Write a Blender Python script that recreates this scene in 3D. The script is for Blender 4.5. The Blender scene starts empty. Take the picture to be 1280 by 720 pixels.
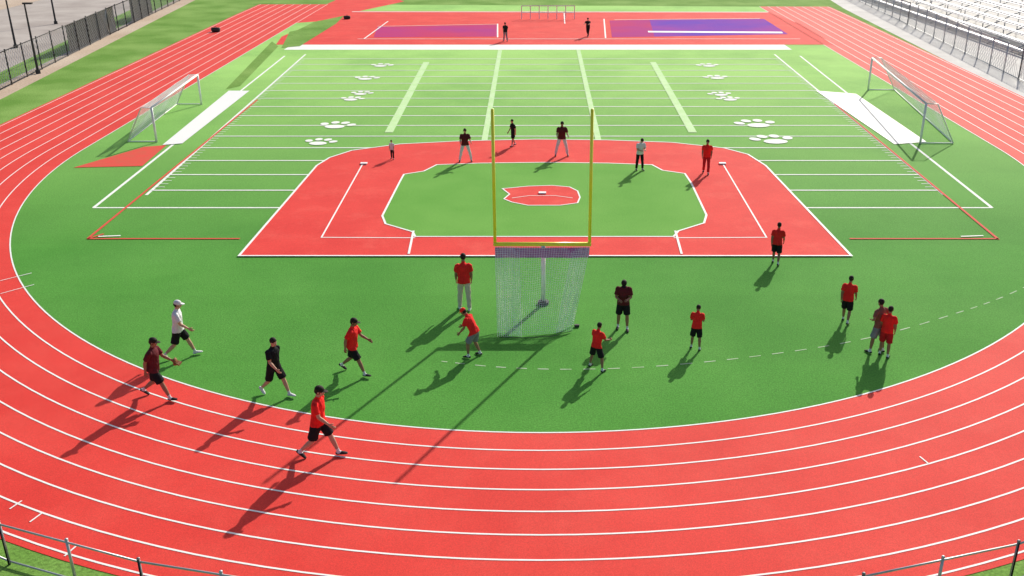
import bpy, bmesh, math, random
from mathutils import Vector, Matrix, noise
random.seed(7)
sc = bpy.context.scene
# ---------------------------------------------------------------- camera
F=1200.0; HOR=-145.0; CX=677.0; H=11.6
TH=math.atan((360-HOR)/F); C=math.cos(TH); S=math.sin(TH)
cam=bpy.data.cameras.new("camera"); co=bpy.data.objects.new("camera",cam); sc.collection.objects.link(co)
co.location=(0,0,H); co.rotation_euler=(math.pi/2-TH,0,0)
cam.sensor_width=36; cam.lens=F/1280*36; cam.shift_x=-(CX-640)/1280; cam.clip_end=3000; cam.clip_start=0.1
sc.camera=co
sc.view_settings.view_transform='Standard'; sc.view_settings.look='None'; sc.view_settings.exposure=0
def G(u,v,z=0.0):
    """surveyed ground position (metres) of a photo point lying on the ground plane"""
    dl=v-HOR; D=F*H/(C*dl)
    return Vector(((u-CX)*D/F,(D-H*S)/C,z))
def height_at(v,vh):
    D=F*H/(C*(v-HOR)); a=F/C; dh=vh-HOR
    return (a*H-dh*D)/(a-dh*S)
# ---------------------------------------------------------------- light
EL=math.radians(29.5); AZ=math.atan2(0.43,0.90)
sd=Vector((math.sin(AZ)*math.cos(EL),math.cos(AZ)*math.cos(EL),math.sin(EL)))
sl=bpy.data.lights.new("sun","SUN"); so=bpy.data.objects.new("sun",sl); sc.collection.objects.link(so)
sl.energy=5.0; sl.angle=math.radians(0.5); sl.color=(1,0.95,0.84)
so.rotation_euler=(-sd).to_track_quat('-Z','Y').to_euler(); so.location=(20,60,40)
w=bpy.data.worlds.new("World"); sc.world=w; w.use_nodes=True
nt=w.node_tree; bg=nt.nodes['Background']; sk=nt.nodes.new('ShaderNodeTexSky'); sk.sky_type='NISHITA'
sk.sun_disc=False; sk.sun_elevation=EL; sk.sun_rotation=AZ; sk.air_density=.8; sk.dust_density=2.5
nt.links.new(sk.outputs[0],bg.inputs[0]); bg.inputs[1].default_value=0.13
# ---------------------------------------------------------------- materials
def mat(name,c1,c2=None,scale=4,rough=0.85,bump=0.0,bscale=60,fine=0.0,fscale=150,metal=0,spec=0.2,haze_grad=None,wear=None,bands=None):
    m=bpy.data.materials.new(name); m.use_nodes=True; t=m.node_tree; b=t.nodes['Principled BSDF']
    b.inputs['Roughness'].default_value=rough; b.inputs['Metallic'].default_value=metal
    b.inputs['Specular IOR Level'].default_value=spec
    tc=t.nodes.new('ShaderNodeTexCoord')
    n=t.nodes.new('ShaderNodeTexNoise'); n.inputs['Scale'].default_value=scale; n.inputs['Detail'].default_value=6
    t.links.new(tc.outputs['Object'],n.inputs['Vector'])
    r=t.nodes.new('ShaderNodeValToRGB'); r.color_ramp.elements[0].position=.35; r.color_ramp.elements[1].position=.65
    c2=c2 or c1
    r.color_ramp.elements[0].color=(*c1,1); r.color_ramp.elements[1].color=(*c2,1)
    t.links.new(n.outputs['Fac'],r.inputs['Fac']); out=r.outputs['Color']
    def mix(a,bcol,fac,mode='MIX'):
        x=t.nodes.new('ShaderNodeMix'); x.data_type='RGBA'; x.blend_type=mode
        if isinstance(fac,float): x.inputs[0].default_value=fac
        else: t.links.new(fac,x.inputs[0])
        t.links.new(a,x.inputs[6])
        if isinstance(bcol,tuple): x.inputs[7].default_value=(*bcol,1)
        else: t.links.new(bcol,x.inputs[7])
        return x.outputs[2]
    if haze_grad:   # lightens along the field: distance haze painted into the turf colour
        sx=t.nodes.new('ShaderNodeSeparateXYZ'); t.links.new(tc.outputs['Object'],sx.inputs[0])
        mr=t.nodes.new('ShaderNodeMapRange'); mr.inputs[1].default_value=haze_grad[0]; mr.inputs[2].default_value=haze_grad[1]
        t.links.new(sx.outputs['Y'],mr.inputs[0]); out=mix(out,haze_grad[2],mr.outputs[0])
    if wear:
        n3=t.nodes.new('ShaderNodeTexNoise'); n3.inputs['Scale'].default_value=wear[0]; n3.inputs['Detail'].default_value=8; n3.inputs['Roughness'].default_value=.7
        t.links.new(tc.outputs['Object'],n3.inputs['Vector'])
        mr=t.nodes.new('ShaderNodeMapRange'); mr.inputs[1].default_value=wear[1]; mr.inputs[2].default_value=wear[2]; mr.inputs[4].default_value=wear[4]
        t.links.new(n3.outputs['Fac'],mr.inputs[0]); out=mix(out,wear[3],mr.outputs[0])
    def vscale(out,fac):
        x=t.nodes.new('ShaderNodeVectorMath'); x.operation='SCALE'; t.links.new(out,x.inputs[0]); t.links.new(fac,x.inputs['Scale']); return x.outputs[0]
    if bands:   # turf is laid in rolls whose pile leans alternately
        sx=t.nodes.new('ShaderNodeSeparateXYZ'); t.links.new(tc.outputs['Object'],sx.inputs[0])
        a=t.nodes.new('ShaderNodeMath'); a.operation='MULTIPLY'; a.inputs[1].default_value=2*math.pi/bands[1]; t.links.new(sx.outputs[bands[0]],a.inputs[0])
        s_=t.nodes.new('ShaderNodeMath'); s_.operation='SINE'; t.links.new(a.outputs[0],s_.inputs[0])
        mr=t.nodes.new('ShaderNodeMapRange'); mr.inputs[1].default_value=-.08; mr.inputs[2].default_value=.08; mr.inputs[3].default_value=1-bands[2]; mr.inputs[4].default_value=1+bands[2]
        t.links.new(s_.outputs[0],mr.inputs[0]); out=vscale(out,mr.outputs[0])
    if fine>0:
        n2=t.nodes.new('ShaderNodeTexNoise'); n2.inputs['Scale'].default_value=fscale; n2.inputs['Detail'].default_value=3
        t.links.new(tc.outputs['Object'],n2.inputs['Vector'])
        mr=t.nodes.new('ShaderNodeMapRange'); mr.inputs[1].default_value=.3; mr.inputs[2].default_value=.7
        mr.inputs[3].default_value=1-fine; mr.inputs[4].default_value=1+fine
        t.links.new(n2.outputs['Fac'],mr.inputs[0]); out=vscale(out,mr.outputs[0])
    t.links.new(out,b.inputs['Base Color'])
    if bump>0:
        n4=t.nodes.new('ShaderNodeTexNoise'); n4.inputs['Scale'].default_value=bscale; n4.inputs['Detail'].default_value=4
        t.links.new(tc.outputs['Object'],n4.inputs['Vector'])
        bp=t.nodes.new('ShaderNodeBump'); bp.inputs['Strength'].default_value=bump; bp.inputs['Distance'].default_value=.02
        t.links.new(n4.outputs['Fac'],bp.inputs['Height']); t.links.new(bp.outputs[0],b.inputs['Normal'])
    return m
M={}
M['turf']=mat('turf_green',(.070,.262,.036),(.088,.300,.044),scale=.25,bump=.5,bscale=45,fine=.24,fscale=24,haze_grad=(31,66,(.36,.64,.17)),rough=.9,spec=.1,bands=('Y',9.0,.02),wear=(.12,.45,.75,(.13,.35,.07),.6))
M['turf_in']=mat('infield_turf',(.13,.36,.052),(.16,.40,.066),scale=.4,bump=.4,fine=.18,fscale=24,rough=.9,spec=.1)
M['grass']=mat('outer_grass',(.14,.29,.05),(.24,.40,.10),scale=.3,bump=.5,fine=.3,fscale=15,rough=.95,spec=.05)
M['track']=mat('track_rubber',(.70,.042,.032),(.76,.052,.040),scale=.35,bump=.35,bscale=120,fine=.16,fscale=50,rough=.8,spec=.2,wear=(.5,.45,.8,(.82,.11,.08),.45))
M['clay']=mat('infield_red',(.70,.044,.038),(.76,.056,.046),scale=.5,bump=.3,fine=.14,fscale=40,rough=.85,spec=.15,wear=(.6,.5,.8,(.84,.15,.11),.5))
M['white']=mat('line_paint_white',(.84,.84,.80),(.88,.88,.85),scale=2,rough=.7,fine=.06,fscale=60,wear=(9,.55,.8,(.75,.45,.42),.5))
M['whiteg']=mat('line_paint_on_turf',(.84,.87,.80),(.9,.9,.86),scale=2,rough=.85,fine=.1,fscale=40,wear=(7,.5,.8,(.4,.6,.28),.6))
M['faded']=mat('faded_paint',(.50,.74,.34),(.58,.78,.44),scale=1.5,rough=.9,fine=.15,fscale=30)
M['faint']=mat('dashed_paint',(.34,.52,.26),(.5,.62,.44),scale=3,rough=.9)
M['redline']=mat('red_line_paint',(.72,.07,.05),(.64,.09,.055),scale=2,rough=.85)
M['purple']=mat('purple_surface',(.42,.04,.24),(.56,.045,.14),scale=.15,rough=.9,fine=.1,spec=.05)
M['violet']=mat('violet_surface',(.14,.05,.46),(.36,.05,.34),scale=.12,rough=.9,fine=.1,spec=.05)
M['asphalt']=mat('pale_asphalt',(.38,.33,.30),(.50,.45,.41),scale=.3,rough=.9,bump=.2,fine=.15,fscale=20)
M['dirt']=mat('dry_dirt',(.46,.34,.25),(.58,.47,.37),scale=.15,rough=.95,fine=.2,fscale=8)
M['concrete']=mat('concrete',(.58,.56,.53),(.68,.66,.63),scale=.5,rough=.9,fine=.1,fscale=20)
M['steel']=mat('galvanised_steel',(.45,.46,.47),(.55,.56,.57),scale=5,rough=.45,metal=.6,spec=.5)
M['dark']=mat('dark_metal',(.03,.03,.035),(.06,.06,.06),scale=4,rough=.6)
M['alum']=mat('aluminium_bench',(.68,.68,.70),(.78,.78,.80),scale=3,rough=.5,metal=.2)
M['yellow']=mat('yellow_paint',(.95,.93,.03),(.96,.95,.05),scale=6,rough=.3,spec=.7)
M['postw']=mat('white_enamel',(.8,.8,.8),(.86,.86,.86),scale=6,rough=.4,spec=.4)
M['net']=mat('white_net_cord',(.88,.88,.88),(.92,.92,.92),scale=6,rough=.9)
M['banner']=mat('purple_fabric',(.50,.18,.38),(.60,.26,.46),scale=6,rough=.9)
M['plate']=mat('rubber_white',(.84,.84,.82),rough=.6)
# ---------------------------------------------------------------- mesh helpers
def obj(name,verts,faces,mats,idx=None,smooth=False,parent=None):
    me=bpy.data.meshes.new(name); me.from_pydata([tuple(v) for v in verts],[],faces); me.update()
    for m in (mats if isinstance(mats,list) else [mats]): me.materials.append(m)
    if idx: me.polygons.foreach_set('material_index',idx)
    if smooth: me.polygons.foreach_set('use_smooth',[True]*len(me.polygons))
    o=bpy.data.objects.new(name,me); sc.collection.objects.link(o)
    if parent: o.parent=parent
    return o
class B:
    def __init__(s): s.v=[]; s.f=[]; s.i=[]
    def add(s,v,f,m=0):
        o=len(s.v); s.v+= [Vector(x) for x in v]; s.f+=[tuple(a+o for a in q) for q in f]; s.i+=[m]*len(f)
    def poly(s,pts,z,m=0): 
        P=[Vector((p[0],p[1],z)) for p in pts]
        A=sum(P[i].x*P[(i+1)%len(P)].y-P[(i+1)%len(P)].x*P[i].y for i in range(len(P)))
        if A<0: P.reverse()
        s.add(P,[tuple(range(len(P)))],m)
    def ribbon(s,pts,wd,z,m=0,closed=False):
        P=[Vector((p[0],p[1])) for p in pts]; n=len(P); L=[];R=[]
        for i in range(n):
            a=P[(i-1)%n] if (closed or i>0) else None; c=P[(i+1)%n] if (closed or i<n-1) else None
            d1=(P[i]-a).normalized() if a is not None else (c-P[i]).normalized()
            d2=(c-P[i]).normalized() if c is not None else d1
            t=(d1+d2); t=t.normalized() if t.length>1e-6 else d1
            nn=Vector((-t.y,t.x)); k=1/max(.35,nn.dot(Vector((-d1.y,d1.x))))
            L.append(P[i]+nn*wd/2*k); R.append(P[i]-nn*wd/2*k)
        V=[(p.x,p.y,z) for p in L]+[(p.x,p.y,z) for p in R]
        rng=range(n if closed else n-1)
        s.add(V,[(i+n,(i+1)%n+n,(i+1)%n,i) for i in rng],m)
    def tube(s,pts,rad,n=6,m=0,side=None):
        P=[Vector(p) for p in pts]; k=len(P)
        if not isinstance(rad,(list,tuple)): rad=[rad]*k
        V=[];Fc=[]
        for i,p in enumerate(P):
            t=(P[min(i+1,k-1)]-P[max(i-1,0)]).normalized()
            sv=Vector(side) if side is not None else (Vector((1,0,0)) if abs(t.x)<.8 else Vector((0,1,0)))
            a=(sv-t*sv.dot(t)).normalized(); b=t.cross(a)
            ra,rb=rad[i] if isinstance(rad[i],(tuple,list)) else (rad[i],rad[i])
            for j in range(n):
                g=2*math.pi*j/n; V.append(p+a*ra*math.cos(g)+b*rb*math.sin(g))
        for i in range(k-1):
            for j in range(n): Fc.append((i*n+j,i*n+(j+1)%n,(i+1)*n+(j+1)%n,(i+1)*n+j))
        Fc.append(tuple(reversed(range(n)))); Fc.append(tuple((k-1)*n+j for j in range(n)))
        s.add(V,Fc,m)
    def box(s,c,d,m=0,rz=0):
        R=Matrix.Rotation(rz,3,'Z'); V=[Vector(c)+R@Vector((x*d[0]/2,y*d[1]/2,z*d[2]/2)) for x in(-1,1) for y in(-1,1) for z in(-1,1)]
        s.add(V,[(0,1,3,2),(4,6,7,5),(0,4,5,1),(2,3,7,6),(0,2,6,4),(1,5,7,3)],m)
    def ell(s,c,r,R=None,m=0,n=12,k=8):
        V=[];Fc=[]; R=R or Matrix.Identity(3); c=Vector(c)
        V.append(c+R@Vector((0,0,r[2])))
        for i in range(1,k):
            a=math.pi*i/k
            for j in range(n):
                g=2*math.pi*j/n; V.append(c+R@Vector((r[0]*math.sin(a)*math.cos(g),r[1]*math.sin(a)*math.sin(g),r[2]*math.cos(a))))
        V.append(c+R@Vector((0,0,-r[2])))
        for j in range(n): Fc.append((0,1+j,1+(j+1)%n))
        for i in range(k-2):
            for j in range(n): Fc.append((1+i*n+j,1+(i+1)*n+j,1+(i+1)*n+(j+1)%n,1+i*n+(j+1)%n))
        l=len(V)-1; o=1+(k-2)*n
        for j in range(n): Fc.append((l,o+(j+1)%n,o+j))
        s.add(V,Fc,m)
    def out(s,name,mats,smooth=False,parent=None): return obj(name,s.v,s.f,mats,s.i,smooth,parent)
# ---------------------------------------------------------------- ground sheets
b=B(); b.poly([(-900,-300),(900,-300),(900,1500),(-900,1500)],0); b.out('ground',M['dirt'])
b=B(); b.poly([(-31.5,-12),(31.0,-12),(31,60),(34,112),(60,190),(-60,190),(-38,112),(-31.5,55)],.004); b.out('outer_grass',M['grass'])
b=B(); b.poly([(-90,20),(-33,20),(-33,54),(-40,112),(-62,190),(-90,190)],.004); b.out('asphalt_lot',M['asphalt'])
b=B(); b.poly([(-34.6,54),(-33.2,54),(-40.2,112),(-62.2,190),(-66,190),(-43,112)],.008); b.out('grass_verge',M['grass'])
b=B(); b.poly([(27.0,40),(60,40),(60,130),(33.5,130),(30.5,100),(28.4,62)],.008); b.out('concrete_walk',M['concrete'])
EA,EB,EC=21.7,26.0,45.0
def inner_path():
    P=[]
    for d in range(104,45,-3): P.append(((-(EA+ .6*(d-45)/55)),float(d)))
    for i in range(0,121):
        a=math.pi*i/120; P.append((-EA*math.cos(a),EC-EB*math.sin(a)))
    for d in range(48,105,3): P.append(((EA+ .6*(d-45)/55),float(d)))
    return [Vector(p) for p in P]
IN=inner_path()
def offset(P,k):
    out=[]
    for i,p in enumerate(P):
        t=(P[min(i+1,len(P)-1)]-P[max(i-1,0)]).normalized(); n=Vector((t.y,-t.x))
        wl=.75+ .12*max(0,min(1,(p.y-25)/70))
        out.append(p+n*wl*k)
    return out
if (offset(IN,1)[80]-IN[80]).y>0:
    _o=offset
    def offset(P,k): return _o(P,-k)
OUT=offset(IN,8.25)
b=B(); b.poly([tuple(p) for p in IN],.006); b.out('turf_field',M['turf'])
b=B(); n=len(IN)
V=[(p.x,p.y,.012) for p in IN]+[(p.x,p.y,.012) for p in OUT]
b.add(V,[(i,i+n,i+n+1,i+1) for i in range(n-1)])
b.out('running_track',M['track'])
b=B()
for k in range(0,9): b.ribbon([tuple(p) for p in offset(IN,k+.02)],.045,.018)
def lane_tick(u,v,L=.7,ang=None):
    p=G(u,v); c=Vector((0,EC)); r=(Vector((p.x,p.y))-c).normalized()
    b.ribbon([(p.x-r.x*L/2,p.y-r.y*L/2),(p.x+r.x*L/2,p.y+r.y*L/2)],.035,.022)
for u,v,L in [(15,348,1.2),(22,362,1.0),(45,648,.3),(20,632,.3),(1155,576,.3),(88,690,.3)]: lane_tick(u,v,L)
b.out('track_lane_markings',M['white'])
# ---------------------------------------------------------------- far apron
b=B()
b.poly([G(*p) for p in [(345,56),(352,46),(400,26),(440,14),(960,15),(1000,30),(1042,56)]],.018)
b.poly([G(*p) for p in [(355,30),(420,0),(400,-12),(470,-12),(505,2),(440,16),(395,27)]],.010)
b.out('red_apron',M['clay'])
b=B()
b.poly([G(*p) for p in [(472,34),(622,31),(622,46),(467,47)]],.024); b.poly([G(*p) for p in [(762,26),(812,25),(818,46),(765,47)]],.024)
b.out('purple_runway',M['purple'])
b=B(); b.poly([G(*p) for p in [(812,25),(955,24),(985,43),(818,46)]],.024); b.out('violet_runway',M['violet'])
b=B()
for pts,wd in [([(810,40),(978,41)],.9),([(440,15),(960,15.5)],.35),([(447,49),(1000,49)],.12),([(472,33.3),(622,30.5)],.12),([(768,25),(950,23.5)],.15),([(622,30),(622,47)],.12),([(755,24),(757,48)],.12),([(705,15),(706,30)],.1),([(455,49),(485,27)],.12)]:
    b.ribbon([G(*p) for p in pts],wd,.030)
b.out('apron_markings',M['white'])
b=B()
b.poly([G(*p) for p in [(352,60),(362,40),(372,38),(392,28),(430,20),(420,30),(375,58)]],.028)
b.poly([G(*p) for p in [(340,52),(348,58),(300,108),(282,112)]],.016)
b.out('grass_patch',M['grass'])
# ---------------------------------------------------------------- football / soccer markings
b=B()
SL0,SL1=G(183,244),G(382,68); SR0,SR1=G(1180,244),G(968,68)
b.ribbon([SL0,SL1],.13,.012); b.ribbon([SR0,SR1],.13,.012)
OL0,OL1=G(117,260),G(356,70); OR0,OR1=G(1240,260),G(1000,70)
b.ribbon([OL1,OL0],.13,.012); b.ribbon([OR1,OR0],.13,.012); b.ribbon([OL0,OR0],.12,.016)
b.ribbon([G(360,59),G(985,59)],2.6,.012)
rows=[]; k=1/(260-HOR)
for i in range(1,16):
    v=1/(k+.00014*i)+HOR
    y=G(677,v).y; t=(y-SL0.y)/(SL1.y-SL0.y); t=max(0,min(1,t))
    xl=SL0.x+(SL1.x-SL0.x)*t; xr=SR0.x+(SR1.x-SR0.x)*t
    b.ribbon([(xl,y),(xr,y)],.12,.020)
    rows.append(y)
for i in range(len(rows)-1):
    for s in range(1,5):
        y=rows[i]+(rows[i+1]-rows[i])*s/5; t=(y-SL0.y)/(SL1.y-SL0.y)
        xl=SL0.x+(SL1.x-SL0.x)*t; xr=SR0.x+(SR1.x-SR0.x)*t
        b.ribbon([(xl,y),(xl+.4,y)],.05,.020); b.ribbon([(xr-.4,y),(xr,y)],.05,.020)
b.out('football_field_markings',M['whiteg'])
b=B()
for a,c,wd in [((625,63),(604,185),.30),((723,63),(750,185),.30),((533,78),(486,166),.42),((816,78),(866,166),.42)]:
    b.ribbon([G(*a),G(*c)],wd,.024)
b.out('faded_hash_markings',M['faded'])
b=B()
for pts in [[(110,299),(300,299)],[(1062,299),(1248,299)],[(110,299),(322,125)],[(1248,300),(1043,130)],[(110,299),(130,293)]]:
    b.ribbon([G(*p) for p in pts],.10,.026)
b.poly([G(*p) for p in [(180,184),(208,182),(178,208),(92,210)]],.022)
b.out('red_field_markings',M['redline'])
b=B()
arc=[(552,452),(620,459),(700,462),(790,460),(880,453),(965,443),(1050,430),(1125,413),(1195,392),(1245,375),(1290,355)]
P=[G(*p) for p in arc]; pts=[]
for i in range(len(P)-1):
    p0=P[max(i-1,0)];p1=P[i];p2=P[i+1];p3=P[min(i+2,len(P)-1)]
    for j in range(12):
        t=j/12; pts.append(.5*((2*p1)+(p2-p0)*t+(2*p0-5*p1+4*p2-p3)*t*t+(3*p1-p0-3*p2+p3)*t**3))
for i in range(0,len(pts)-3,4): b.ribbon(pts[i:i+3],.04,.012)
b.out('dashed_arc_marking',M['faint'])
# painted pad-and-toes marks where yard numbers would be
def paw(u,v,s,rot):
    p=G(u,v); b=B(); R=Matrix.Rotation(rot,2)
    def disc(cx,cy,rx,ry,a):
        A=Matrix.Rotation(a,2); P=[]
        for j in range(16):
            g=2*math.pi*j/16; q=R@(Vector((cx,cy))+A@Vector((rx*math.cos(g),ry*math.sin(g))))*s; P.append((p.x+q.x,p.y+q.y))
        b.poly(P,.030)
    disc(0,-.25,.40,.30,0)
    for x,y,a in ((-.56,.14,.4),(-.21,.44,.15),(.21,.44,-.15),(.56,.14,-.4)): disc(x,y,.17,.22,a)
    b.out('painted_paw_mark',M['whiteg'])
for u,v,s in [(477,82,1.1),(458,98,1.15),(440,124,1.0),(452,117,.95),(421,157,1.3),(400,178,1.1)]: paw(u,v,s,-.15)
for u,v,s in [(885,82,1.1),(895,97,1.15),(900,118,1.0),(911,124,1.0),(945,155,1.5),(966,175,1.5)]: paw(u,v,s,.15)
# ---------------------------------------------------------------- softball infield
outer=[(299,321),(396,208),(412,198),(440,189),(500,181),(580,177),(670,175),(760,176),(840,179),(905,186),(935,194),(957,208),(1064,321)]
b=B(); b.poly([G(*p) for p in outer],.034); b.out('infield_clay',M['clay'])
inn=[(519,297),(516,291),(482,281),(478,271),(500,228),(505,219),(530,215),(546,207),(600,205),(680,204),(760,205),(815,207),(828,214),(856,218),(864,230),(883,270),(880,280),(848,290),(842,297)]
b=B(); b.poly([G(*p) for p in inn],.038); b.out('infield_grass',M['turf_in'])
mound=[(628,237),(640,236),(660,234),(690,233),(712,235),(722,240),(725,248),(722,255),(700,258),(660,258),(640,254),(630,250),(637,244)]
b=B(); b.poly([G(*p) for p in mound],.044); b.out('pitching_circle',M['clay'])
b=B()
b.ribbon([G(*p) for p in outer],.09,.046,closed=True)
b.ribbon([G(*p) for p in inn],.08,.046,closed=True)
b.ribbon([G(*p) for p in mound],.06,.050,closed=True)
b.ribbon([G(*p) for p in [(454,205),(402,298),(519,298.5)]],.06,.042)
b.ribbon([G(*p) for p in [(842,298.5),(958,298),(903,205)]],.06,.042)
b.ribbon([G(517,290),G(511,319)],.08,.054); b.ribbon([G(844,290),G(852,319)],.08,.054)
b.ribbon([G(*p) for p in [(640,249),(662,246),(694,246),(716,249)]],.04,.054)
b.out('infield_markings',M['white'])
b=B()
for u,v,s in [(678,243,.30),(455,206,.3),(903,206,.3)]:
    p=G(u,v); b.box((p.x,p.y,.075),(s,s*.7,.04))
b.out('base_plate',M['plate'])
b=B()
for u,v in [(137,296),(1215,296)]: b.ribbon([G(u-14,v+.5),G(u+14,v-.5)],.09,.034)
b.out('corner_tick_marking',M['whiteg'])
# ---------------------------------------------------------------- goal post with net
g=bpy.data.objects.new('football_goal_post',None); sc.collection.objects.link(g)
GY=26.33; ZB=1.91; ZT=5.86; XL,XR=-1.36,1.40
b=B(); b.tube([(XL-.045,GY,ZB),(XR+.045,GY,ZB)],.06,12); b.out('crossbar',M['yellow'],True,g)
for x,nm in ((XL,'upright_1'),(XR,'upright_2')):
    b=B(); b.tube([(x,GY,ZB-.05),(x,GY,ZT)],.045,12); b.ell((x,GY,ZT),(.045,.045,.03)); b.out(nm,M['yellow'],True,g)
b=B(); b.tube([(.05,GY,.02),(.05,GY,ZB-.05)],.065,12); b.out('support_post',M['postw'],True,g)
b=B(); b.tube([(.05,GY,.01),(.05,GY,.09)],.17,16); b.box((.05,GY,.11),(.2,.2,.04)); b.out('base_plate_pad',M['dark'],False,g)
def net(name,A,Bp,Cp,Dp,nu,nv,r,sag=0.0,seed=0):
    b=B(); A,Bp,Cp,Dp=map(Vector,(A,Bp,Cp,Dp))
    nrm=(Bp-A).cross(Dp-A).normalized()
    def Q(s,t):
        p=(A*(1-s)+Bp*s)*(1-t)+(Dp*(1-s)+Cp*s)*t
        k=sag*math.sin(math.pi*t)*(.6+.4*math.sin(s*17+seed))+sag*.5*noise.noise(Vector((s*5,t*3,seed)))
        return p+nrm*k
    for i in range(nu+1):
        s=i/nu; b.tube([Q(s,j/10) for j in range(11)],r,3)
    for j in range(nv+1):
        t=j/nv; b.tube([Q(i/16,t) for i in range(17)],r,3)
    return b,Q
b,_=net('n',(XL,GY-.07,ZB-.05),(XR,GY-.07,ZB-.05),(.85,24.35,.04),(-1.22,23.95,.04),38,40,.0045,.16,1)
o=b.out('hanging_net',M['net'],False,g)
b,_=net('n',(XL,GY-.09,ZB-.06),(XL+.7,GY-.09,ZB-.06),(-.55,23.95,.05),(-1.2,24.3,.05),14,40,.004,.15,5)
b.out('net_fold_1',M['net'],False,g)
b,_=net('n',(XR-.5,GY-.09,ZB-.06),(XR,GY-.09,ZB-.06),(.9,24.8,.05),(.4,24.2,.05),10,40,.004,.15,3)
b.out('net_fold_2',M['net'],False,g)
b=B(); 
for i in range(16):
    x0=XL+(XR-XL)*i/16; x1=XL+(XR-XL)*(i+1)/16
    d0=.03*math.sin(i*1.3); d1=.03*math.sin((i+1)*1.3)
    b.add([(x0,GY-.1+d0*.3,ZB-.07),(x1,GY-.1+d1*.3,ZB-.07),(x1*.985,GY-.22+d1,ZB-.34),(x0*.985,GY-.22+d0,ZB-.34)],[(0,1,2,3)])
b.out('net_header_band',M['banner'],True,g)
b=B(); b.tube([(.85,24.35,.05),(.3,24.0,.05),(-.4,23.9,.05),(-1.22,23.95,.05)],.008,6); b.box((1.0,24.7,.05),(.14,.07,.06)); b.out('net_weight_rope',M['dark'],False,g)
# ---------------------------------------------------------------- soccer goals with white pads
def soccer_goal(p0,p1,h,depth):
    g=bpy.data.objects.new('soccer_goal',None); sc.collection.objects.link(g)
    a=Vector((p0.x,p0.y,0)); c=Vector((p1.x,p1.y,0)); up=Vector((0,0,h)); bk=Vector((depth,0,0)); z=Vector((0,0,.05))
    b=B(); b.tube([a+z*0,a+up],.06,8); b.tube([c,c+up],.06,8); b.tube([a+up,c+up],.05,8)
    b.tube([a+up,a+up+bk*.35,a+bk+z],.03,6); b.tube([c+up,c+up+bk*.35,c+bk+z],.03,6); b.tube([a+bk+z,c+bk+z],.03,6)
    b.tube([a+z,a+bk+z],.03,6); b.tube([c+z,c+bk+z],.03,6)
    b.out('frame',M['postw'],True,g)
    b,_=net('n',a+up+bk*.35,c+up+bk*.35,c+bk+z,a+bk+z,50,14,.008,.06,2); b.out('back_net',M['net'],False,g)
    b,_=net('n',a+up,c+up,c+up+bk*.35,a+up+bk*.35,50,4,.008,.02,2); b.out('roof_net',M['net'],False,g)
soccer_goal(G(1150,180),G(1085,113),1.95,1.6)
soccer_goal(G(196,178),G(252,131),1.7,-1.4)
b=B(); b.poly([G(*p) for p in [(1020,114),(1070,118),(1158,178),(1118,181)]],.034); b.poly([G(*p) for p in [(286,114),(312,114),(228,180),(203,182)]],.034); b.out('white_goal_area_mat',M['plate'])
# ---------------------------------------------------------------- fences
def fence(name,pts,h,step,mesh=.35,r=.04,m='steel',wr=.008,screen=None):
    g=bpy.data.objects.new(name,None); sc.collection.objects.link(g)
    b=B(); nb=B()
    for a,c in zip(pts[:-1],pts[1:]):
        a=Vector((a[0],a[1],0)); c=Vector((c[0],c[1],0)); L=(c-a).length; n=max(1,round(L/step))
        for i in range(n+1):
            p=a.lerp(c,i/n); b.tube([p,p+Vector((0,0,h+.05))],r,6); b.ell(p+Vector((0,0,h+.06)),(r*1.2,r*1.2,r),n=6,k=4)
        for z in (h,.08): b.tube([a+Vector((0,0,z)),c+Vector((0,0,z))],r*.65,6)
        if mesh:
            k=int(L/mesh)
            for i in range(k):
                for sg in(1,-1):
                    p=a.lerp(c,(i+.0)/k); q=a.lerp(c,min(1,(i*1.0)/k+h/L))
                    z0,z1=(.08,h) if sg>0 else (h,.08)
                    nb.tube([p+Vector((0,0,z0)),q+Vector((0,0,z1))],wr,3)
    b.out('posts_and_rails',M[m],True,g)
    if mesh: nb.out('chain_link_mesh',M['steel'],False,g)
    if screen:
        s=B()
        for a,c in screen:
            a=Vector((a[0]-.08,a[1],0)); c=Vector((c[0]-.08,c[1],0))
            for i in range(10):
                p=a.lerp(c,i/10); q=a.lerp(c,(i+1)/10); w0=.05*math.sin(i*2); w1=.05*math.sin(i*2+2)
                s.add([p+Vector((w0,0,.12)),q+Vector((w1,0,.12)),q+Vector((0,0,h-.05)),p+Vector((0,0,h-.05))],[(0,1,2,3)])
        s.out('windscreen_fabric',M['dark'],False,g)
fence('chain_link_fence',[(-32.3,30),(-32.5,55),(-36,82),(-39.5,112),(-44,140)],2.1,2.6,.4,.05,'dark',.010,screen=[((-34.7,72),(-36.2,84)),((-36.8,89),(-37.6,96))])
fence('chain_link_fence',[(29.8,45),(30.6,62),(32.6,88),(34.5,112),(37,140)],1.9,2.6,.4,.05,'steel',.012)
R=offset(IN,8.85); R=[p for p in R if p.y<30]
fence('track_railing',[tuple(p) for p in R[::4]],.9,1.6,None,.03,'steel')
def pole(u,v,h):
    p=G(u,v); b=B(); b.tube([p,p+Vector((0,0,h*.5)),p+Vector((0,0,h))],[.09,.07,.05],8); b.tube([p,p+Vector((0,0,.25))],.16,8); b.box(p+Vector((.2,0,h)),(.6,.2,.1)); b.out('light_pole',M['dark'])
for u,v,h in [(48,92,4.5),(20,60,4),(70,30,5),(175,20,5)]: pole(u,v,h)
b=B(); b.poly([G(*p) for p in [(-200,62),(60,-2),(160,-14),(-250,-14)]],.012); b.out('dirt_bank',M['dirt'])
g=bpy.data.objects.new('bleachers',None); sc.collection.objects.link(g)
b=B(); fr=B()
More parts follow.
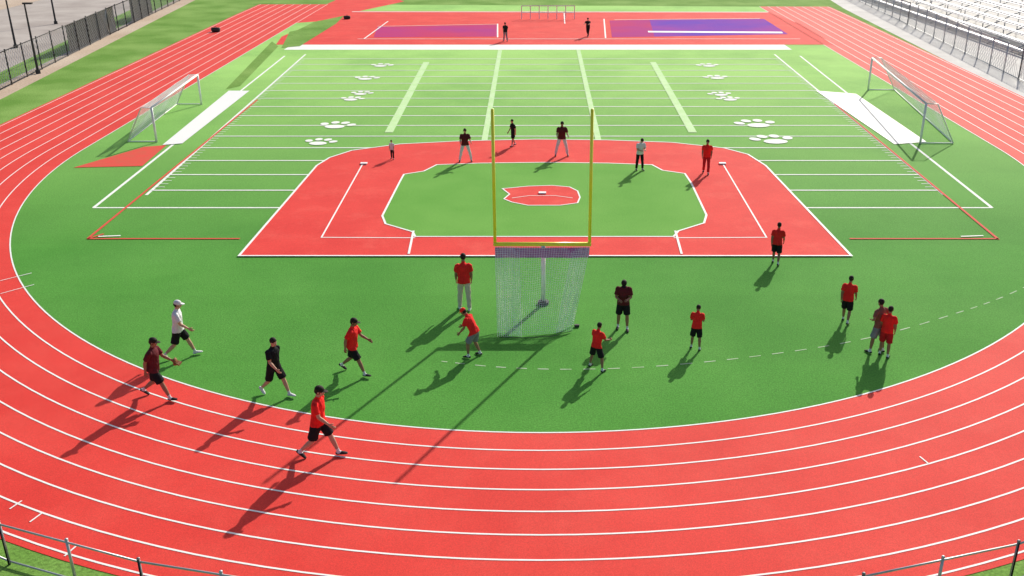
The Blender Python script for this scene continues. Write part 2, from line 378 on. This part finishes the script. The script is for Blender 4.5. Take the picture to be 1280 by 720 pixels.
for i in range(8):
    x=35+.75*i; z=.45+.35*i; 
    b.box((x+ .02*i,88,z),(.30,48,.06)); b.box((x+.38,88,z-.2),(.36,48,.05))
for y in range(65,113,4):
    fr.tube([(35,y,.05),(41,y,2.9)],.05,6); fr.tube([(41,y,0),(41,y,3.9)],.05,6); fr.tube([(38,y,0),(38,y,1.4)],.05,6)
fr.tube([(41,64,3.9),(41,112,3.9)],.04,6); fr.tube([(41,64,3.4),(41,112,3.4)],.04,6)
b.out('seats',M['alum'],False,g); fr.out('frame',M['steel'],True,g)
b=B()
for i in range(7):
    p=G(652+i*11,24); b.tube([p,p+Vector((0,0,1.2))],.04,6)
b.tube([G(652,24)+Vector((0,0,1.2)),G(718,24)+Vector((0,0,1.2))],.04,6); b.tube([G(652,24)+Vector((0,0,.6)),G(718,24)+Vector((0,0,.6))],.03,6); b.out('barrier_rail',M['postw'])
for u,v,s in [(270,40,.6),(434,24,.5)]:
    p=G(u,v); b=B(); b.tube([p+Vector((-.6*s,0,.3*s)),p+Vector((-.5*s,0,.32*s)),p+Vector((.5*s,0,.32*s)),p+Vector((.6*s,0,.3*s))],[.2*s,.32*s,.32*s,.2*s],10); b.tube([p+Vector((-.3*s,0,.5*s)),p+Vector((0,0,.8*s)),p+Vector((.3*s,0,.5*s))],.025,6); b.out('equipment_bag',M['dark'],True)
# ---------------------------------------------------------------- people
def cm(name,c,k=1.25,rough=.85): return mat(name,c,tuple(min(1,x*k) for x in c),scale=7,rough=rough,bump=.4,bscale=14,spec=.15)
CL={'red':cm('red_cotton',(.74,.022,.02)),'black':cm('black_cotton',(.012,.012,.014)),'white':cm('white_cotton',(.68,.68,.70),1.1),
'maroon':cm('maroon_cotton',(.10,.015,.02)),'khaki':cm('khaki_cotton',(.60,.50,.42),1.1),'grey':cm('grey_cotton',(.20,.20,.22)),'brown':cm('brown_cotton',(.22,.08,.06)),
'dred':cm('dark_red_cotton',(.42,.015,.02))}
SK={'l':mat('skin_light',(.50,.28,.19),(.56,.32,.22),rough=.6),'m':mat('skin_medium',(.30,.15,.09),(.34,.18,.11),rough=.6),'d':mat('skin_dark',(.10,.05,.03),(.13,.06,.04),rough=.6)}
HAIR=mat('dark_hair',(.012,.009,.007),(.03,.02,.015),scale=30,rough=.7,bump=.5)
SHW=mat('white_shoe',(.7,.7,.7),rough=.6); SHB=mat('black_shoe',(.02,.02,.02),rough=.6)
EYE=mat('eye_dark',(.02,.015,.01),rough=.3); LIP=mat('lip',(.35,.10,.08),rough=.5); LTH=mat('leather_glove',(.22,.10,.04),(.28,.13,.06),rough=.6)
rad=math.radians
def person(u,v,vh,yaw,pose,shirt='red',pants='black',legs='shorts',skin='m',hat=None,shoe='b',hair=HAIR,sleeve='short',extra=None):
    P=dict(lean=3,hl=6,kl=4,hr=-4,kr=4,fl=0,fr=0,al=8,ar=4,el=18,er=18,abl=9,abr=9,hp=8,hy=0,spread=.04,twist=0)
    P.update(pose)
    X=Vector
    def leg(s,hp,kb,fp):
        hip=X((s*.092,0,.92)); knee=hip+.44*X((s*P['spread'],math.sin(rad(hp)),-math.cos(rad(hp))))
        a=hp-kb; ank=knee+.42*X((s*P['spread']*.6,math.sin(rad(a)),-math.cos(rad(a))))
        f=X((s*.12,math.cos(rad(fp)),math.sin(rad(fp)))); n=X((0,-math.sin(rad(fp)),math.cos(rad(fp))))
        low=min((ank-f*.06-n*.075).z,(ank+f*.18-n*.075).z)
        return hip,knee,ank,f,n,low
    hl,kl,hr,kr=P['hl'],P['kl'],P['hr'],P['kr']
    for _ in range(70):
        A=leg(-1,hl,kl,P['fl']); Bq=leg(1,hr,kr,P['fr'])
        if abs(A[5]-Bq[5])<.008: break
        if A[5]<Bq[5]: hl+=.5; kl+=1
        else: hr+=.5; kr+=1
    low=min(A[5],Bq[5])
    T=Matrix.Rotation(rad(-P['lean']),3,'X'); pel=X((0,0,.92))
    Tw=T@Matrix.Rotation(rad(P['twist']),3,'Z')
    up=lambda x,y,z:pel+Tw@X((x,y,z-.92))
    def arm(s,sp,eb,ab,inw):
        sh=up(s*.185,0,1.425)
        d=X((s*math.sin(rad(ab)),math.sin(rad(sp))*math.cos(rad(ab)),-math.cos(rad(sp))*math.cos(rad(ab)))); d=Tw@d
        el=sh+d*.29; a=sp+eb
        e=X((s*math.sin(rad(ab-inw)),math.sin(rad(a))*math.cos(rad(ab-inw)),-math.cos(rad(a))*math.cos(rad(ab-inw)))); e=(Tw@e).normalized()
        return sh,el,el+e*.25,e
    AL=arm(-1,P['al'],P['el'],P['abl'],P.get('inl',10)); AR=arm(1,P['ar'],P['er'],P['abr'],P.get('inr',10))
    b=B(); side=Tw@X((1,0,0))
    b.tube([pel+X((0,0,-.10)),pel+X((0,0,-.03)),pel+X((0,0,.03))],[(.13,.10),(.168,.122),(.165,.12)],14,side=(1,0,0))
    b.tube([up(0,0,.87),up(0,0,.93),up(0,0,1.02),up(0,.004,1.12),up(0,.008,1.25),up(0,.004,1.36),up(0,0,1.43),up(0,-.003,1.475),up(0,-.003,1.50)],
           [(.188,.145),(.194,.150),(.186,.142),(.180,.134),(.190,.134),(.200,.128),(.172,.104),(.095,.075),(.06,.055)],16,side=side)
    hb=up(0,.005,1.52)
    HR=Tw@Matrix.Rotation(rad(P['hy']),3,'Z')@Matrix.Rotation(rad(-P['hp']),3,'X'); hc=hb+HR@X((0,.015,.14))
    b.tube([up(0,-.003,1.44),hb+HR@X((0,.0,.03)),hb+HR@X((0,.01,.08))],[.062,.055,.052],12)
    b.ell(hc+HR@X((0,-.008,.018)),(.078,.098,.105),HR); b.ell(hc+HR@X((0,.022,-.045)),(.058,.070,.075),HR)
    b.tube([hc+HR@X((0,.085,.015)),hc+HR@X((0,.108,-.02)),hc+HR@X((0,.09,-.03))],[.010,.018,.012],8)
    for s in(-1,1): b.ell(hc+HR@X((s*.08,-.005,-.005)),(.012,.02,.032),HR,n=8,k=6)
    segs=[('head',hc+HR@X((0,0,.04)),hc+HR@X((0,0,-.06)),.09),('neck',up(0,0,1.49),hb+HR@X((0,.01,.06)),.055),('torso',up(0,0,.95),up(0,0,1.42),.15),('pel',pel+X((0,0,-.08)),pel+X((0,0,-.01)),.15)]
    for s,(sh,el,wr,e) in((-1,AL),(1,AR)):
        b.ell(sh+Tw@X((-s*.02,0,-.01)),(.075,.075,.07),Tw)
        m6=sh.lerp(el,.72)
        b.tube([sh,sh.lerp(el,.3),m6],[.068,.072,.076],12)
        if sleeve=='short': b.tube([sh.lerp(el,.5),el,el.lerp(wr,.35),wr],[.050,.042,.043,.027],12)
        else: b.tube([sh.lerp(el,.5),el,el.lerp(wr,.5),el.lerp(wr,.93)],[.062,.055,.05,.042],12); b.tube([el.lerp(wr,.8),wr],[.03,.026],10)
        segs+=[('ua',sh,el,.06),('fa',el,wr,.045)]
    for s,(hip,knee,ank,f,n,_) in((-1,A),(1,Bq)):
        if legs=='shorts':
            b.tube([hip+X((0,0,.04)),hip.lerp(knee,.3),hip.lerp(knee,.9)],[(.100,.115),(.108,.116),(.108,.110)],14)
            b.tube([hip.lerp(knee,.6),hip.lerp(knee,.93),knee,knee.lerp(ank,.3),knee.lerp(ank,.7),ank],[.078,.062,.056,.060,.044,.037],12)
        else:
            b.tube([hip+X((0,0,.04)),hip.lerp(knee,.4),knee,knee.lerp(ank,.35),knee.lerp(ank,.93)],[(.098,.11),(.092,.098),.074,.072,.062],14)
            b.tube([knee.lerp(ank,.6),ank],[.045,.04],10)
        b.ell(knee,(.058,.06,.06))
        dn=-n
        b.tube([ank-f*.075+dn*.035,ank-f*.04+dn*.032,ank+f*.05+dn*.030,ank+f*.13+dn*.045,ank+f*.19+dn*.055],[(.028,.03),(.040,.044),(.046,.044),(.050,.030),(.030,.018)],12,side=(1,0,0))
        segs+=[('th',hip,knee,.09),('sh',knee,ank,.055),('ft',ank-f*.05+dn*.04,ank+f*.18+dn*.05,.045)]
    me=bpy.data.meshes.new('p'); me.from_pydata([tuple(q) for q in b.v],[],b.f); bm=bmesh.new(); bm.from_mesh(me); bmesh.ops.recalc_face_normals(bm,faces=bm.faces); bm.to_mesh(me); bm.free()
    o=bpy.data.objects.new('p',me); sc.collection.objects.link(o)
    r=o.modifiers.new('r','REMESH'); r.mode='VOXEL'; r.voxel_size=.013
    sm=o.modifiers.new('s','SMOOTH'); sm.factor=.5; sm.iterations=3
    dg=bpy.context.evaluated_depsgraph_get(); me2=bpy.data.meshes.new_from_object(o.evaluated_get(dg)); bpy.data.objects.remove(o)
    V=[x.co.copy() for x in me2.vertices]; NRM=[x.normal.copy() for x in me2.vertices]
    mats=[SK[skin],CL[shirt],CL[pants],hair,SHW if shoe=='w' else SHB,EYE,LIP,CL[shirt],LTH,CL['red'],CL['white'],SHW]
    idx=[]; Hi=HR.inverted(); Ti=Tw.inverted(); Fc=[]; cloth=set()
    for p in me2.polygons:
        c=p.center; best=None;bd=9
        for nm,a,e,r in segs:
            ab=e-a; t=max(0,min(1,(c-a).dot(ab)/ab.length_squared)); d=(c-(a+ab*t)).length/r
            if d<bd: bd=d;best=(nm,t)
        nm,t=best; k=0
        if nm=='head':
            q=Hi@(c-hc); k=3 if (q.z>.055 or (q.y<.0 and q.z>-.055 and abs(q.x)<.078) or (q.y<.03 and q.z>.02)) else 0
        elif nm=='neck': k=1 if (Ti@(c-pel)).z<.575 else 0
        elif nm=='torso': k=1 if (Ti@(c-pel)).z>-.045 else 2
        elif nm=='pel': k=2 if (Ti@(c-pel)).z<-.045 else 1
        elif nm=='ua': k=1 if (sleeve!='short' or t<.74) else 0
        elif nm=='fa': k=1 if (sleeve!='short' and t<.92) else 0
        elif nm=='th': k=2 if (legs!='shorts' or t<.92) else 0
        elif nm=='sh': k=2 if (legs!='shorts' and t<.93) else (0 if t<.80 else 11)
        elif nm=='ft': k=4
        if k in(1,2):
            if nm=='th' and (Ti@(c-pel)).z>-.045: k=1
            cloth.update(p.vertices)
        idx.append(k); Fc.append(tuple(p.vertices))
    for i in cloth:   # folds
        q=V[i]; V[i]=q+NRM[i]*(.013*noise.noise(Vector((q.x*9+u,q.y*9,q.z*6)))+.008*noise.noise(Vector((q.x*22,q.y*22+u,q.z*12))))
    nb=B(); nb.v=V; nb.f=Fc; nb.i=idx
    for s in(-1,1): nb.ell(hc+HR@X((s*.03,.083,.012)),(.013,.008,.009),HR,m=10,n=8,k=6); nb.ell(hc+HR@X((s*.03,.090,.012)),(.006,.004,.006),HR,m=5,n=8,k=6); nb.ell(hc+HR@X((s*.03,.086,.036)),(.018,.007,.004),HR,m=3,n=8,k=4)
    nb.ell(hc+HR@X((0,.086,-.062)),(.024,.008,.007),HR,m=6,n=8,k=6)
    if hat is None:
        nb.ell(hc+HR@X((0,-.018,.035)),(.086,.100,.098),HR,m=3,n=14,k=9)
    else:
        hm={'red':9,'white':10,'black':3}[hat]
        nb.ell(hc+HR@X((0,-.008,.05)),(.087,.106,.085),HR,m=hm,n=14,k=9)
        nb.ell(hc+HR@X((0,-.02,.0)),(.084,.096,.08),HR,m=3,n=12,k=8)
        nb.ell(hc+HR@X((0,.11,.045)),(.065,.075,.010),HR,m=hm,n=12,k=6)
    for s,(sh,el,wr,e) in((-1,AL),(1,AR)):
        fw=(Tw@X((0,1,0))); fw=fw-e*fw.dot(e)
        if fw.length<.3: fw=Tw@X((0,0,1)); fw=fw-e*fw.dot(e)
        fw.normalize(); pn=e.cross(fw); 
        if pn.dot(Tw@X((-s,0,0)))<0: pn=-pn
        nb.tube([wr-e*.02,wr+e*.02,wr+e*.06,wr+e*.095],[(.026,.020),(.036,.018),(.042,.016),(.040,.013)],10,side=fw)
        for q,L in((.030,.072),(.010,.082),(-.010,.076),(-.029,.058)):
            p0=wr+e*.085+fw*q; d1=(e+pn*.25).normalized(); d2=(e+pn*.8).normalized(); d3=(e*.5+pn).normalized()
            p1=p0+d1*L*.45; p2=p1+d2*L*.32; p3=p2+d3*L*.25
            nb.tube([p0,p1,p2,p3],[.0095,.009,.008,.006],6)
        p0=wr+e*.025+fw*.03; p1=p0+(e*.6+fw*.7+pn*.2).normalized()*.04; p2=p1+(e+fw*.25+pn*.4).normalized()*.035
        nb.tube([p0,p1,p2],[.013,.011,.008],6)
    if extra=='glove':
        sh,el,wr,e=AL; nb.ell(wr+e*.10,(.09,.05,.11),m=8)
        for q in(-.06,-.02,.02,.06): nb.tube([wr+e*.12+Tw@X((q,0,0)),wr+e*.23+Tw@X((q*1.2,.02,0))],[.028,.020],8,m=8)
    hreal=height_at(v,vh)
    ztop=(hc.z+.135)-low
    s=hreal/ztop
    base=G(u,v); R=Matrix.Rotation(rad(yaw),3,'Z')
    cx=(A[2]+Bq[2])/2; cx.z=0
    nb.v=[R@((q-X((cx.x,cx.y,low)))*s)+base+X((0,0,.05 if 175<v<322 and 300<u<1060 else .012)) for q in nb.v]
    nb.out('person',mats,True)
WALK=dict(lean=5,hl=27,kl=6,hr=-20,kr=22,fl=8,fr=-32,al=-24,ar=24,el=18,er=35)
WALK2=dict(lean=6,hl=-22,kl=20,hr=30,kr=8,fl=-34,fr=10,al=30,ar=-20,el=40,er=20)
STR=dict(lean=4,hl=14,kl=4,hr=-10,kr=8,fl=0,fr=-12,al=-10,ar=14,el=15,er=25)
STAND=dict(spread=.07)
WIDE=dict(lean=10,spread=.30,hl=10,kl=14,hr=6,kr=14,al=30,ar=30,el=55,er=55,abl=14,abr=14)
HIPS=dict(spread=.16,al=-18,ar=-18,el=80,er=80,abl=38,abr=38,inl=70,inr=70)
PHONE=dict(lean=8,spread=.08,al=18,ar=18,el=85,er=80,inl=35,inr=35,hp=30)
BEND=dict(lean=26,spread=.12,hl=26,kl=30,hr=4,kr=22,al=35,ar=45,el=30,er=35,hp=15)
person(400,571,482,-100,WALK,'red','black',skin='l',hat='black')
person(197,498,422,-95,WALK2,'maroon','black',skin='m',hat='black',extra='glove')
person(226,447,376,-80,WALK,'white','black',skin='l',hat='white',shoe='w')
person(345,494,421,-120,WALK,'black','black',skin='l',shoe='w',extra='glove')
person(442,467,397,-105,WALK2,'red','black',skin='m',hat='black')
person(581,388,318,5,STAND,'red','khaki','long',skin='m',shoe='w')
person(593,446,387,70,BEND,'red','grey','shorts',skin='m',hat='red')
person(778,412,347,175,PHONE,'maroon','black',skin='m',hat='black')
person(745,462,405,-40,WIDE,'red','black',skin='m')
person(869,437,384,-15,dict(PHONE,spread=.1),'red','black',skin='m')
person(1056,404,346,-30,STR,'red','black',skin='m')
person(1095,441,375,30,HIPS,'brown','grey',skin='m')
person(1104,446,384,-30,STAND,'red','dred',skin='m')
person(969,331,279,-20,STR,'red','black',skin='m')
person(491,200,176,160,STAND,'white','black','long',skin='l')
person(582,203,161,190,WIDE,'maroon','white','long',skin='l')
person(642,184,150,120,STR,'black','black',skin='l')
person(702,196,152,185,WIDE,'maroon','white','long',skin='m')
person(799,214,173,200,PHONE,'white','black','long',skin='l')
person(882,218,175,170,STR,'red','dred','long',skin='m')
person(632,52,28,20,STR,'black','grey','long',skin='m')
person(735,46,22,160,dict(WALK,al=60,ar=60,el=30,er=30),'black','black','long',skin='l')
